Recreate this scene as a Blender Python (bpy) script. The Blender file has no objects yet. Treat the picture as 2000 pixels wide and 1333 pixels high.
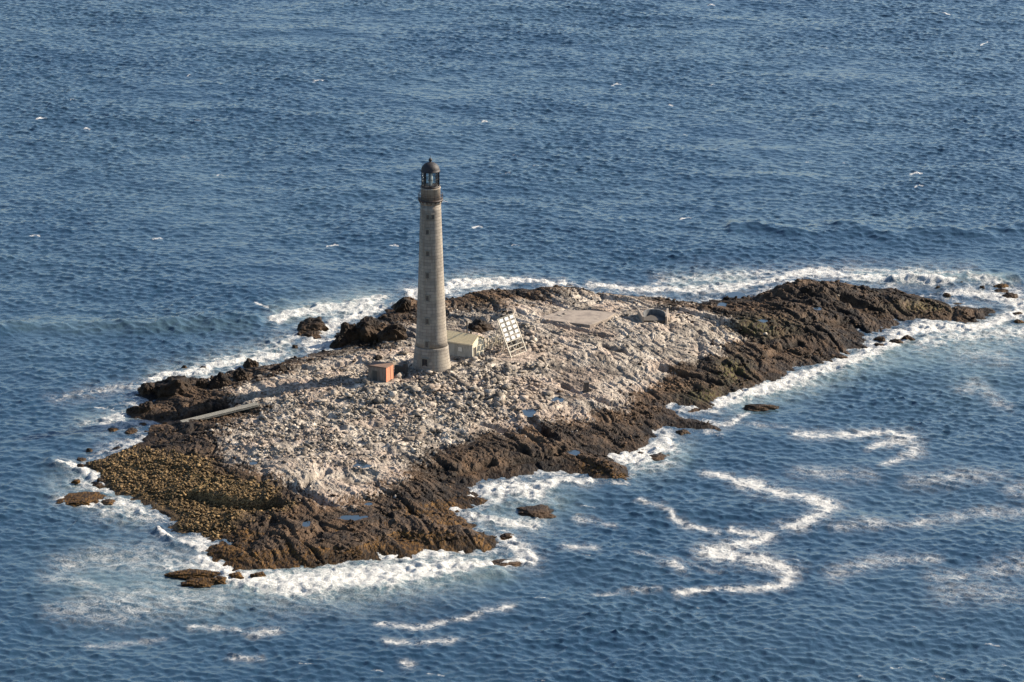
import bpy, bmesh, math, random
import numpy as np
from mathutils import Vector, Matrix, Euler

random.seed(7)
RNG = np.random.default_rng(11)
R_ = math.radians
sc = bpy.context.scene

# ------------------------------------------------------------------ camera
F_PX, PITCH = 7600.0, R_(16.5)
SP, CP = math.sin(PITCH), math.cos(PITCH)
GZ = 4.5                                  # ground level at the tower
_d = (0, CP + SP * (666.5 - 716) / F_PX, -SP + CP * (666.5 - 716) / F_PX)
CAM = Vector((0, -741 * _d[1], GZ - 741 * _d[2]))
TX = 741 * (843 - 1000) / F_PX            # tower x; tower y is 0
cam_d = bpy.data.cameras.new('camera')
cam = bpy.data.objects.new('camera', cam_d)
sc.collection.objects.link(cam)
cam.location = CAM
cam.rotation_euler = (math.pi / 2 - PITCH, 0, 0)
cam_d.sensor_width = 36
cam_d.lens = 36 * F_PX / 2000
cam_d.clip_start, cam_d.clip_end = 1, 60000
sc.camera = cam

# ------------------------------------------------------------------ sky, sun
SUN_EL, SUN_AZ = R_(29), R_(67.5)           # azimuth clockwise from +Y
w = bpy.data.worlds.new('World'); sc.world = w; w.use_nodes = True
nt = w.node_tree
sky = nt.nodes.new('ShaderNodeTexSky'); sky.sky_type = 'NISHITA'; sky.sun_disc = False
sky.sun_elevation, sky.sun_rotation = SUN_EL, SUN_AZ
sky.air_density, sky.dust_density, sky.ozone_density = 1.0, 0.8, 2.6
nt.links.new(sky.outputs[0], nt.nodes['Background'].inputs[0])
nt.nodes['Background'].inputs[1].default_value = 0.084
sd = bpy.data.lights.new('sun', 'SUN'); sd.energy = 5.0; sd.angle = R_(0.5); sd.color = (1, 0.90, 0.76)
sun = bpy.data.objects.new('sun', sd); sc.collection.objects.link(sun)
sdir = Vector((math.sin(SUN_AZ) * math.cos(SUN_EL), math.cos(SUN_AZ) * math.cos(SUN_EL), math.sin(SUN_EL)))
sun.rotation_euler = sdir.to_track_quat('Z', 'Y').to_euler()
vs = sc.view_settings
vs.view_transform = 'Standard'; vs.look = 'None'; vs.gamma = 1; vs.exposure = 1.1
sc.cycles.max_bounces = 6; sc.cycles.diffuse_bounces = 1; sc.cycles.glossy_bounces = 2; sc.cycles.transparent_max_bounces = 8

# ------------------------------------------------------------------ mapping photo <-> world
def p2w(px, py, z=0.0):
    a = (px - 1000) / F_PX; b = (666.5 - py) / F_PX
    d = Vector((a, CP + SP * b, -SP + CP * b))
    t = (z - CAM.z) / d.z
    return CAM + d * t
def w2p(x, y, z):
    rx, ry, rz = x - CAM.x, y - CAM.y, z - CAM.z
    dep = ry * CP - rz * SP
    return 1000 + F_PX * rx / dep, 666.5 - F_PX * (ry * SP + rz * CP) / dep

# ------------------------------------------------------------------ numpy noise
def _hash(ix, iy, seed):
    h = (ix.astype(np.int64) * 374761393 + iy.astype(np.int64) * 668265263 + seed * 1442695041) & 0xffffffff
    h = ((h ^ (h >> 13)) * 1274126177) & 0xffffffff
    h = ((h ^ (h >> 16)) * 2246822519) & 0xffffffff
    return ((h ^ (h >> 15)) & 0xffffff) / float(0xffffff)
def perlin(x, y, seed=0):
    ix, iy = np.floor(x), np.floor(y); fx, fy = x - ix, y - iy
    u = fx * fx * fx * (fx * (fx * 6 - 15) + 10); v = fy * fy * fy * (fy * (fy * 6 - 15) + 10)
    def g(dx, dy):
        a = _hash(ix + dx, iy + dy, seed) * 2 * np.pi
        return np.cos(a) * (fx - dx) + np.sin(a) * (fy - dy)
    n0 = g(0, 0) * (1 - u) + g(1, 0) * u
    n1 = g(0, 1) * (1 - u) + g(1, 1) * u
    return (n0 * (1 - v) + n1 * v) * 1.5
def fbm(x, y, octv=4, seed=0, gain=0.5):
    s = np.zeros_like(x); a = 1.0
    for o in range(octv):
        s += a * perlin(x * 2 ** o + 17.3 * o, y * 2 ** o - 9.1 * o, seed + o); a *= gain
    return s
def voronoi(x, y, seed=0):
    ix, iy = np.floor(x), np.floor(y)
    f1 = np.full(x.shape, 9.0); f2 = np.full(x.shape, 9.0)
    cx = np.zeros(x.shape); cy = np.zeros(x.shape); lx = np.zeros(x.shape); ly = np.zeros(x.shape)
    for dx in (-1, 0, 1):
        for dy in (-1, 0, 1):
            jx, jy = ix + dx, iy + dy
            ox = x - (jx + 0.1 + 0.8 * _hash(jx, jy, seed)); oy = y - (jy + 0.1 + 0.8 * _hash(jx, jy, seed + 1))
            d = np.sqrt(ox * ox + oy * oy)
            m = d < f1
            f2 = np.where(m, f1, np.minimum(f2, d))
            f1 = np.where(m, d, f1)
            cx = np.where(m, jx, cx); cy = np.where(m, jy, cy); lx = np.where(m, ox, lx); ly = np.where(m, oy, ly)
    r = [_hash(cx, cy, seed + 11 + k) for k in range(3)]
    return f1, f2, r, lx, ly
def sstep(a, b, x):
    t = np.clip((x - a) / (b - a), 0, 1); return t * t * (3 - 2 * t)
def sdf(poly, x, y, ysc=1.0):
    """signed distance, positive inside"""
    P = np.array(poly, float); P[:, 1] *= ysc; y = y * ysc
    best = np.full(x.shape, 1e18); ins = np.zeros(x.shape, bool)
    for k in range(len(P)):
        a, b = P[k], P[(k + 1) % len(P)]; e = b - a
        t = np.clip(((x - a[0]) * e[0] + (y - a[1]) * e[1]) / (e @ e + 1e-12), 0, 1)
        best = np.minimum(best, (x - a[0] - t * e[0]) ** 2 + (y - a[1] - t * e[1]) ** 2)
        if a[1] != b[1]:
            c = ((a[1] > y) != (b[1] > y)) & (x < (b[0] - a[0]) * (y - a[1]) / (b[1] - a[1]) + a[0])
            ins ^= c
    d = np.sqrt(best)
    return np.where(ins, d, -d)
def strokes(lines, X, Y, ysc=1.7, soft=1.0):
    """max over polylines of a soft brush, in photo pixels on the sea plane"""
    out = np.zeros(X.shape)
    for pts, s in lines:
        if len(pts) == 1: pts = pts * 2
        for (ax, ay, aw), (bx, by, bw) in zip(pts[:-1], pts[1:]):
            wmax = max(aw, bw) * 3 * soft
            m = (X > min(ax, bx) - wmax) & (X < max(ax, bx) + wmax) & (Y > min(ay, by) - wmax) & (Y < max(ay, by) + wmax)
            if not m.any(): continue
            x, y = X[m], Y[m] * ysc
            ex, ey = bx - ax, (by - ay) * ysc
            t = np.clip(((x - ax) * ex + (y - ay * ysc) * ey) / (ex * ex + ey * ey + 1e-9), 0, 1)
            d = np.sqrt((x - ax - t * ex) ** 2 + (y - ay * ysc - t * ey) ** 2)
            wd = (aw + (bw - aw) * t) * ysc
            v = s * np.exp(-(d / (wd * soft)) ** 2)
            out[m] = np.maximum(out[m], v)
    return out

# ------------------------------------------------------------------ object helpers
def tag(o, label=None, cat=None, group=None, kind=None):
    if label: o['label'] = label
    if cat: o['category'] = cat
    if group: o['group'] = group
    if kind: o['kind'] = kind
    return o
def empty(name, loc, rz=0):
    o = bpy.data.objects.new(name, None); sc.collection.objects.link(o)
    o.location = loc; o.rotation_euler = (0, 0, rz); return o
def link(name, me, mat, parent=None, smooth=False):
    o = bpy.data.objects.new(name, me); sc.collection.objects.link(o)
    if mat: me.materials.append(mat)
    if smooth: me.polygons.foreach_set('use_smooth', [True] * len(me.polygons))
    if parent: o.parent = parent
    return o
class MB:
    def __init__(s): s.bm = bmesh.new(); s.uv = None
    def box(s, c, size, rot=None, taper=1.0):
        g = bmesh.ops.create_cube(s.bm, size=1)['verts']
        M = Matrix.Translation(Vector(c)) @ (rot.to_matrix().to_4x4() if rot else Matrix())
        for v in g:
            p = Vector((v.co.x * size[0], v.co.y * size[1], v.co.z * size[2]))
            if v.co.z > 0: p.x *= taper; p.y *= taper
            v.co = M @ p
        return s
    def bar(s, a, b, wd, ht=None):
        a, b = Vector(a), Vector(b); d = b - a
        q = d.to_track_quat('Z', 'Y')
        g = bmesh.ops.create_cube(s.bm, size=1)['verts']
        for v in g: v.co = (a + b) / 2 + q @ Vector((v.co.x * wd, v.co.y * (ht or wd), v.co.z * d.length))
        return s
    def tube(s, a, b, r, r2=None, n=12):
        a, b = Vector(a), Vector(b); d = b - a
        q = d.to_track_quat('Z', 'Y')
        g = bmesh.ops.create_cone(s.bm, cap_ends=True, segments=n, radius1=r, radius2=r if r2 is None else r2, depth=d.length)['verts']
        for v in g: v.co = (a + b) / 2 + q @ v.co
        return s
    def poly(s, pts, z0, z1):
        lo = [s.bm.verts.new((p[0], p[1], z0)) for p in pts]; hi = [s.bm.verts.new((p[0], p[1], z1)) for p in pts]
        n = len(pts)
        s.bm.faces.new(hi); s.bm.faces.new(lo[::-1])
        for i in range(n): s.bm.faces.new((lo[i], lo[(i + 1) % n], hi[(i + 1) % n], hi[i]))
        return s
    def lathe(s, prof, n=48, uvr=None, cap=True):
        uvl = s.bm.loops.layers.uv.verify() if uvr else None
        rings = [[s.bm.verts.new((r * math.cos(2 * math.pi * i / n), r * math.sin(2 * math.pi * i / n), z)) for i in range(n)] for r, z in prof]
        for j in range(len(prof) - 1):
            for i in range(n):
                k = (i + 1) % n
                f = s.bm.faces.new((rings[j][i], rings[j][k], rings[j + 1][k], rings[j + 1][i]))
                f.smooth = True
                if uvl:
                    for l, (a, b) in zip(f.loops, ((i, j), (i + 1, j), (i + 1, j + 1), (i, j + 1))):
                        l[uvl].uv = (a / n * uvr, prof[b][1])
        if cap:
            s.bm.faces.new(rings[-1]); s.bm.faces.new(rings[0][::-1])
        return s
    def build(s, name, mat, parent=None, bevel=0.0):
        bmesh.ops.recalc_face_normals(s.bm, faces=s.bm.faces)
        if bevel:
            bmesh.ops.bevel(s.bm, geom=[e for e in s.bm.edges if len(e.link_faces) == 2 and e.calc_face_angle(0) > 0.6], offset=bevel, segments=1, affect='EDGES')
        me = bpy.data.meshes.new(name); s.bm.to_mesh(me); s.bm.free()
        return link(name, me, mat, parent)
def grid_mesh(name, X, Y, Z, attrs, mat, smooth):
    ny, nx = X.shape
    co = np.empty((ny * nx, 3), np.float32); co[:, 0] = X.ravel(); co[:, 1] = Y.ravel(); co[:, 2] = Z.ravel()
    idx = np.arange(ny * nx, dtype=np.int32).reshape(ny, nx)
    q = np.stack([idx[:-1, :-1], idx[:-1, 1:], idx[1:, 1:], idx[1:, :-1]], -1).reshape(-1, 4)
    me = bpy.data.meshes.new(name)
    me.vertices.add(ny * nx); me.vertices.foreach_set('co', co.ravel())
    me.loops.add(q.size); me.loops.foreach_set('vertex_index', q.ravel())
    me.polygons.add(len(q)); me.polygons.foreach_set('loop_start', np.arange(0, q.size, 4, dtype=np.int32))
    me.polygons.foreach_set('loop_total', np.full(len(q), 4, np.int32))
    me.polygons.foreach_set('use_smooth', np.full(len(q), smooth))
    me.update(calc_edges=True)
    for k, v in attrs.items():
        if v.ndim == 3:
            a = me.attributes.new(k, 'FLOAT_COLOR', 'POINT'); c = np.ones((ny * nx, 4), np.float32); c[:, :v.shape[2]] = v.reshape(-1, v.shape[2])
            a.data.foreach_set('color', c.ravel())
        else:
            a = me.attributes.new(k, 'FLOAT', 'POINT'); a.data.foreach_set('value', v.astype(np.float32).ravel())
    return link(name, me, mat)

# ------------------------------------------------------------------ material helpers
class NT:
    def __init__(s, name):
        s.m = bpy.data.materials.new(name); s.m.use_nodes = True; s.t = s.m.node_tree
        s.b = s.t.nodes['Principled BSDF']; s.out = s.t.nodes['Material Output']
    def n(s, typ, **kw):
        nd = s.t.nodes.new('ShaderNode' + typ)
        for k, v in kw.items():
            if k == 'ins':
                for kk, vv in v.items(): s.set(nd.inputs[kk], vv)
            else: setattr(nd, k, v)
        return nd
    def set(s, sock, v):
        if isinstance(v, bpy.types.NodeSocket): s.t.links.new(v, sock)
        elif isinstance(v, bpy.types.Node): s.t.links.new(v.outputs[0], sock)
        else: sock.default_value = v
    def attr(s, name, out='Fac'): return s.n('Attribute', attribute_name=name).outputs[out]
    def math(s, op, a, b=None, c=None, clamp=False):
        nd = s.n('Math', operation=op, use_clamp=clamp); s.set(nd.inputs[0], a)
        if b is not None: s.set(nd.inputs[1], b)
        if c is not None: s.set(nd.inputs[2], c)
        return nd.outputs[0]
    def mix(s, f, a, b, mode='MIX'):
        nd = s.n('Mix', data_type='RGBA', blend_type=mode); s.set(nd.inputs[0], f); s.set(nd.inputs[6], a); s.set(nd.inputs[7], b)
        return nd.outputs[2]
    def ramp(s, f, a, b):
        return s.n('MapRange', interpolation_type='SMOOTHSTEP', ins={0: f, 1: a, 2: b}).outputs[0]
    def coord(s, scale=(1, 1, 1), rot=(0, 0, 0), out='Object'):
        return s.n('Mapping', ins={0: s.n('TexCoord').outputs[out], 2: rot, 3: scale}).outputs[0]
    def noise(s, vec, scale, detail=4, rough=0.55, dist=0.0):
        nd = s.n('TexNoise', ins={'Scale': scale, 'Detail': detail, 'Roughness': rough, 'Distortion': dist})
        if vec is not None: s.set(nd.inputs['Vector'], vec)
        return nd.outputs[0]
    def bump(s, h, dist, strength=1.0):
        nd = s.n('Bump', ins={'Strength': strength, 'Distance': dist, 'Height': h}); s.set(s.b.inputs['Normal'], nd.outputs[0]); return nd
    def go(s, **kw):
        for k, v in kw.items(): s.set(s.b.inputs[k.replace('_', ' ')], v)
        return s.m
def c4(r, g, b): return (r, g, b, 1)
def weathered(name, col, col2, scale=1.5, rough=0.85, bump=0.03, metal=0.0, streak=True):
    t = NT(name)
    n1 = t.noise(t.coord((1, 1, 0.25) if streak else (1, 1, 1)), scale, 5, 0.65)
    n2 = t.noise(t.coord(), scale * 6, 3)
    c = t.mix(t.ramp(n1, 0.42, 0.66), c4(*col), c4(*col2))
    c = t.mix(t.math('MULTIPLY', n2, 0.35), c, c4(col2[0] * .6, col2[1] * .6, col2[2] * .6))
    t.bump(n2, bump)
    return t.go(Base_Color=c, Roughness=rough, Metallic=metal)

M = {}
M['cream'] = weathered('cream_paint', (0.68, 0.59, 0.42), (0.52, 0.45, 0.32))
M['shadegrey'] = weathered('shade_grey_concrete', (0.42, 0.41, 0.37), (0.28, 0.275, 0.25))  # grey carries the shade on the shed's long walls; also foundation and trim
M['concrete'] = weathered('pale_concrete', (0.31, 0.25, 0.195), (0.19, 0.15, 0.12), 0.5, streak=False)
M['shadeconcrete'] = weathered('shaded_concrete', (0.15, 0.15, 0.15), (0.09, 0.09, 0.09))  # darker concrete: shade inside the basin put into the colour
M['hutroof'] = weathered('rusty_roof', (0.20, 0.115, 0.07), (0.11, 0.07, 0.05), 1.5)
M['roof'] = weathered('tan_shingle', (0.66, 0.53, 0.31), (0.52, 0.41, 0.24), 3)
M['redbrick'] = weathered('red_wall', (0.60, 0.225, 0.12), (0.46, 0.17, 0.095), 2)
M['hutwall'] = weathered('hut_board', (0.24, 0.185, 0.14), (0.14, 0.10, 0.08), 2)
M['iron'] = weathered('rusty_iron', (0.028, 0.023, 0.021), (0.07, 0.038, 0.024), 2, 0.6)
M['dome'] = weathered('dome_iron', (0.009, 0.008, 0.010), (0.024, 0.016, 0.015), 1.6, 0.65)
M['rail'] = weathered('dark_rail', (0.05, 0.04, 0.035), (0.10, 0.06, 0.04), 3, 0.6)
M['timber'] = weathered('bleached_timber', (0.62, 0.56, 0.45), (0.46, 0.40, 0.31), 4)
M['oldtimber'] = weathered('grey_timber', (0.27, 0.245, 0.19), (0.16, 0.145, 0.115), 2)
M['white'] = weathered('glare_panel', (0.38, 0.375, 0.36), (0.24, 0.235, 0.23), 1.2, 0.4)  # whitish colour stands in for sky glare on the panels
M['darkvoid'] = weathered('dark_opening', (0.02, 0.018, 0.018), (0.035, 0.03, 0.028))
M['winpane'] = weathered('dusty_pane', (0.07, 0.06, 0.055), (0.12, 0.10, 0.08), 3, .5)
M['lens'] = weathered('pale_optic', (0.70, 0.70, 0.66), (0.5, 0.5, 0.47), 4, 0.3)
M['darkstone'] = weathered('dark_stone', (0.09, 0.075, 0.06), (0.05, 0.042, 0.036), 2)
M['wallstone'] = weathered('surround_stone', (0.25, 0.22, 0.17), (0.17, 0.15, 0.12), 2)
g = NT('lantern_glass')
tr = g.n('BsdfTransparent', ins={0: (0.82, 0.86, 0.86, 1)}); gl = g.n('BsdfGlossy', ins={'Roughness': 0.05})
fr = g.n('Fresnel', ins={0: 1.5}); mx = g.n('MixShader', ins={0: fr.outputs[0], 1: tr.outputs[0], 2: gl.outputs[0]})
g.t.links.new(mx.outputs[0], g.out.inputs[0]); M['glass'] = g.m

def granite_tower():
    t = NT('granite_blocks')
    uv = t.n('TexCoord').outputs['UV']
    br = t.n('TexBrick', ins={'Vector': uv, 'Color1': c4(0.30, 0.258, 0.21), 'Color2': c4(0.19, 0.163, 0.135), 'Mortar': c4(0.12, 0.10, 0.085),
                              'Scale': 1.0, 'Mortar Size': 0.03, 'Brick Width': 1.5, 'Row Height': 0.62, 'Bias': -0.2})
    stain = t.noise(t.coord((1.1, 1.1, 0.13)), 1.0, 5, 0.6)
    c = t.mix(t.math('MULTIPLY', t.ramp(stain, 0.46, 0.66), 0.7), br.outputs[0], c4(0.17, 0.135, 0.10))
    pat = t.noise(t.coord(), 0.35, 4)
    c = t.mix(t.math('MULTIPLY', t.ramp(pat, 0.45, 0.7), 0.35), c, c4(0.42, 0.36, 0.27))
    fine = t.noise(t.coord(), 6, 4)
    c = t.mix(t.math('MULTIPLY', fine, 0.25), c, c4(0.2, 0.17, 0.13))
    # rust runs below the iron gallery
    z = t.n('SeparateXYZ', ins={0: t.n('TexCoord').outputs['Object']}).outputs[2]
    run = t.noise(t.coord((2.2, 2.2, 0.05)), 1.0, 3, 0.6)
    rust = t.math('MULTIPLY', t.ramp(run, 0.48, 0.62), t.ramp(z, 28.0, 33.0))
    c = t.mix(t.math('MULTIPLY', rust, 0.4), c, c4(0.15, 0.085, 0.045))
    h = t.math('ADD', t.math('MULTIPLY', br.outputs[1], -1.0), t.math('MULTIPLY', fine, 0.6))
    t.bump(h, 0.05, 0.8)
    return t.go(Base_Color=c, Roughness=0.9)
M['granite'] = granite_tower()

def rock_material(name, use_zone):
    t = NT(name)
    P = t.coord()
    S = t.coord((1.0, 0.28, 1.0), (0, 0, R_(-30)))          # stretched along the strike of the beds
    n_big = t.noise(P, 0.11, 5, 0.6); n_mid = t.noise(S, 0.8, 6, 0.65); n_f = t.noise(P, 3.2, 5, 0.7)
    n_s = t.noise(S, 2.6, 4, 0.6)
    tone = t.attr('tone')
    if use_zone:
        z = t.n('SeparateColor', ins={0: t.attr('zone', 'Color')}); pale, weed, cob = z.outputs[0], z.outputs[1], z.outputs[2]
    else:
        pale, weed, cob = t.attr('pale'), t.attr('weed'), t.attr('cobble')
    cp = t.mix(t.ramp(n_mid, 0.36, 0.64), c4(0.195, 0.165, 0.135), c4(0.41, 0.352, 0.283))
    cp = t.mix(t.ramp(n_big, 0.44, 0.62), cp, c4(0.295, 0.232, 0.182))
    cd = t.mix(t.ramp(t.math('ADD', t.math('MULTIPLY', n_mid, .55), t.math('MULTIPLY', n_big, .45)), 0.38, 0.62), c4(0.014, 0.0095, 0.007), c4(0.090, 0.057, 0.033))
    cd = t.mix(t.math('MULTIPLY', t.ramp(n_big, 0.48, 0.62), 0.6), cd, c4(0.085, 0.048, 0.024))
    c = t.mix(t.ramp(t.math('ADD', pale, t.math('MULTIPLY', t.math('SUBTRACT', n_s, 0.5), 1.5)), 0.28, 0.72), cd, cp)
    cw = t.mix(t.ramp(n_s, 0.40, 0.62), c4(0.035, 0.019, 0.008), c4(0.135, 0.068, 0.017))
    c = t.mix(t.ramp(t.math('ADD', weed, t.math('MULTIPLY', t.math('SUBTRACT', n_s, 0.5), 1.0)), 0.42, 0.72), c, cw)
    cc = t.mix(t.ramp(n_f, 0.40, 0.60), c4(0.060, 0.038, 0.016), c4(0.27, 0.175, 0.075))
    c = t.mix(t.math('MULTIPLY', cob, 0.85), c, cc)
    moss = t.math('MULTIPLY', t.attr('moss'), t.ramp(n_s, 0.42, 0.58))
    c = t.mix(moss, c, c4(0.12, 0.11, 0.025))
    tn = t.math('MULTIPLY_ADD', tone, 1.0, 0.45)
    c = t.mix(1.0, c, t.n('CombineColor', ins={0: tn, 1: tn, 2: tn}), 'MULTIPLY')
    ff = t.math('MULTIPLY_ADD', n_f, 1.5, 0.25)
    c = t.mix(1.0, c, t.n('CombineColor', ins={0: ff, 1: ff, 2: ff}), 'MULTIPLY')
    h = t.math('ADD', t.math('MULTIPLY', n_f, 0.3), t.math('MULTIPLY', n_s, 1.3))
    t.bump(h, 0.30, 0.8)
    rough = t.math('MULTIPLY_ADD', pale, 0.25, 0.65)
    return t.go(Base_Color=c, Roughness=rough, Specular_IOR_Level=0.12)
M['island'] = rock_material('island_rock', True)
M['boulder'] = rock_material('boulder_rock', False)

def sea_material():
    t = NT('sea_water')
    P = t.coord()
    foam_m, aer = t.attr('foam'), t.attr('aer')
    n1 = t.noise(P, 0.5, 8, 0.72, 0.8); n2 = t.noise(P, 3.6, 5, 0.75)
    vo = t.n('TexVoronoi', feature='DISTANCE_TO_EDGE', ins={'Scale': 0.45})
    warp = t.n('VectorMath', operation='ADD', ins={0: P, 1: t.n('VectorMath', operation='SCALE', ins={0: t.n('TexNoise', ins={'Vector': P, 'Scale': 0.5, 'Detail': 4}).outputs[1], 'Scale': 3.5}).outputs[0]})
    t.set(vo.inputs['Vector'], warp.outputs[0])
    web = t.math('SUBTRACT', 1.0, t.ramp(vo.outputs[0], 0.0, 0.22))
    patt = t.math('ADD', t.math('MULTIPLY', t.math('SUBTRACT', n1, 0.5), 2.1), t.math('MULTIPLY', t.math('SUBTRACT', web, 0.5), 0.35))
    patt = t.math('ADD', patt, t.math('MULTIPLY', t.math('SUBTRACT', n2, 0.5), 1.8))
    f = t.ramp(t.math('ADD', t.math('MULTIPLY', foam_m, 1.2), t.math('MULTIPLY', patt, 0.75)), 0.36, 1.08)
    f = t.math('MULTIPLY', f, t.ramp(foam_m, 0.04, 0.2))
    f = t.math('MULTIPLY', f, t.math('MULTIPLY_ADD', n1, 1.0, 0.36), clamp=True)
    f = t.math('MULTIPLY', f, t.math('MULTIPLY_ADD', t.ramp(foam_m, 0.40, 0.90), 0.3, 0.7), clamp=True)
    film = t.attr('film')
    fl = t.math('MULTIPLY', film, t.ramp(t.math('ADD', n1, t.math('MULTIPLY', t.math('SUBTRACT', n2, 0.5), 1.0)), 0.36, 0.72))
    f = t.math('MAXIMUM', f, t.math('MULTIPLY', fl, 0.85), clamp=True)
    wcol = t.mix(t.ramp(t.noise(P, 0.018, 4), 0.35, 0.65), c4(0.014, 0.038, 0.067), c4(0.021, 0.048, 0.076))
    a2 = t.math('MULTIPLY', aer, t.math('MULTIPLY_ADD', n1, 1.4, 0.15), clamp=True)
    wcol = t.mix(a2, wcol, c4(0.15, 0.215, 0.20))
    # small ripples below the mesh's own size
    r1 = t.noise(t.coord((1.0, 0.55, 1), (0, 0, R_(24))), 1.3, 5, 0.6)
    bp = t.n('Bump', ins={'Strength': 1.0, 'Distance': 0.14, 'Height': r1})
    water = t.b
    t.set(water.inputs['Base Color'], wcol); t.set(water.inputs['Roughness'], 0.09); t.set(water.inputs['IOR'], 1.38)
    t.set(water.inputs['Normal'], bp.outputs[0])
    fb = t.n('Bump', ins={'Strength': 0.9, 'Distance': 0.5, 'Height': patt})
    foam = t.n('BsdfDiffuse', ins={0: c4(0.86, 0.83, 0.77), 'Normal': fb.outputs[0]})
    mx = t.n('MixShader', ins={0: f, 1: water.outputs[0], 2: foam.outputs[0]})
    t.t.links.new(mx.outputs[0], t.out.inputs[0])
    return t.m
M['sea'] = sea_material()
pw = NT('pool_water'); M['pool'] = pw.go(Base_Color=c4(0.03, 0.045, 0.06), Roughness=0.08, IOR=1.333)

# ------------------------------------------------------------------ the island
COAST = [(180,905),(195,935),(235,960),(290,985),(330,1010),(345,1035),(385,1052),(420,1072),(405,1085),(440,1104),(480,1114),(540,1111),(600,1115),(640,1110),
 (690,1097),(740,1085),(790,1090),(830,1083),(870,1081),(905,1077),(950,1066),(985,1060),(962,1043),(932,1028),(905,1014),(880,1003),(910,992),(985,975),(930,966),
 (925,950),(965,938),(1010,935),(1060,925),(1100,918),(1160,930),(1210,938),(1222,928),(1200,906),(1172,888),(1210,882),(1250,870),(1292,852),(1280,838),(1330,838),
 (1405,843),(1360,822),(1315,810),(1296,800),(1312,790),(1350,801),(1392,797),(1388,786),(1425,776),(1440,765),(1480,752),(1520,738),(1560,722),(1600,712),
 (1640,700),(1630,690),(1690,680),(1680,668),(1690,655),(1715,646),(1740,635),(1790,622),(1830,628),(1890,631),(1920,621),(1950,606),(1925,602),(1900,604),
 (1868,597),(1840,588),(1800,578),(1770,573),(1735,562),(1700,562),(1650,556),(1600,552),(1560,552),(1522,564),(1490,580),(1440,586),(1395,587),(1372,598),
 (1340,590),(1300,588),(1270,583),(1230,580),(1180,574),(1130,563),(1090,559),(1040,564),(960,566),(900,575),(870,583),(850,590),(805,588),(774,595),(762,610),
 (720,622),(690,636),(665,646),(648,662),(662,684),(640,688),(612,697),(580,700),(560,711),(530,714),(480,722),(440,730),(400,738),(340,742),(308,744),
 (276,764),(288,774),(318,776),(300,786),(264,794),(247,800),(264,812),(278,824),(304,826),(292,838),(275,858),(245,872),(230,884),(205,896)]
coast_w = [tuple(p2w(px, py, 0)[:2]) for px, py in COAST]
IX0, IX1, IY0, IY1, IS = -98.0, 118.0, -112.0, 104.0, 0.22
ix = np.arange(IX0, IX1, IS); iy = np.arange(IY0, IY1, IS)
GX, GY = np.meshgrid(ix, iy)
wx = fbm(GX / 9, GY / 9, 4, 3) * 1.5; wy = fbm(GX / 9, GY / 9, 4, 33) * 1.5
u0 = 0.87 * GX + 0.5 * GY; v0 = -0.5 * GX + 0.87 * GY
wx2 = perlin(u0 / 2.2, v0 / 7, 5) * 1.6
D = sdf(coast_w, GX + wx + wx2 * .5, GY + wy)
base = np.where(D > 0, 0.15 + 4.05 * (1 - np.exp(-np.maximum(D, 0) / 17.0)), 0.22 * D + 0.1)
base = np.maximum(base, -4)
def polymask(poly, soft, warp=10, seed=1):
    X, Y = w2p(GX, GY, np.maximum(base, 0))
    X = X + fbm(GX / 6, GY / 6, 4, seed) * warp * 1.6; Y = Y + fbm(GX / 6, GY / 6, 4, seed + 9) * warp * 0.7
    return sstep(-soft, soft, sdf(poly, X, Y, 1.6))
PALE = [(430,850),(525,800),(470,785),(440,752),(560,727),(600,707),(680,682),(760,672),(810,625),(880,612),(960,602),(1060,582),(1150,566),(1220,575),(1300,592),
        (1370,605),(1425,635),(1445,662),(1395,690),(1350,700),(1300,722),(1260,752),(1225,790),(1150,818),(1060,828),(960,838),(890,866),(830,895),(790,930),(720,962),
        (650,975),(590,952),(520,925),(465,900),(430,875)]
RUBBLE = [(440,860),(505,800),(560,750),(640,730),(800,715),(905,705),(1000,640),(1060,660),(1050,740),(1000,800),(920,835),(820,880),(700,905),(560,900),(470,885)]
COBBLE = [(180,905),(230,884),(320,884),(420,905),(450,940),(520,950),(560,985),(480,1015),(400,1050),(345,1040),(320,1000),(220,960)]
pale = polymask(PALE, 60, 20, 2)
pale = np.clip(pale * 0.9 + 0.16 * sstep(2.2, 3.6, base), 0, 1)
rub = polymask(RUBBLE, 30, 12, 6)
cob = polymask(COBBLE, 26, 12, 8)
H = base + 0.6 * fbm(GX / 17, GY / 17, 3, 21) * sstep(1, 9, D)
# tilted, jointed beds striking across the island
rock = np.clip(1 - 0.75 * rub - 0.85 * cob, 0.12, 1) * (1 - 0.32 * pale * (1 - rub))
edge = sstep(-4, 1, D) * (.45 + .55 * sstep(0, 9, D))
far_h = np.clip((u0 - 10) / 50, 0, 1)
uw = u0 + fbm(u0 / 14, v0 / 22, 3, 41) * 3.0; vw = v0 + fbm(u0 / 10, v0 / 10, 3, 43) * 2.0
tone = np.zeros_like(GX)
for k, (au, av, A, tl) in enumerate([(11, 30, 0.70, 0.6), (4.0, 14, 0.52, 0.6), (1.7, 6.5, 0.40, 0.65), (0.85, 3.2, 0.25, 0.65)]):
    f1, f2, r, lu, lv = voronoi(uw / au + 3.7 * k, vw / av - 5.1 * k, 50 + 20 * k)
    blk = A * (r[0] - 0.5) + A * tl * (-(r[1] - 0.15) * lu + (r[2] - 0.5) * lv) * 1.7
    crack = -A * 0.85 * (1 - sstep(0.02, 0.10, f2 - f1))
    amp = rock if k < 3 else np.clip(rock + 0.3, 0, 1)
    H += (blk + crack * (r[2] > 0.35)) * amp * edge * (0.75 + 0.25 * far_h)
    if k in (1, 2): tone += r[1] * 0.5
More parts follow.
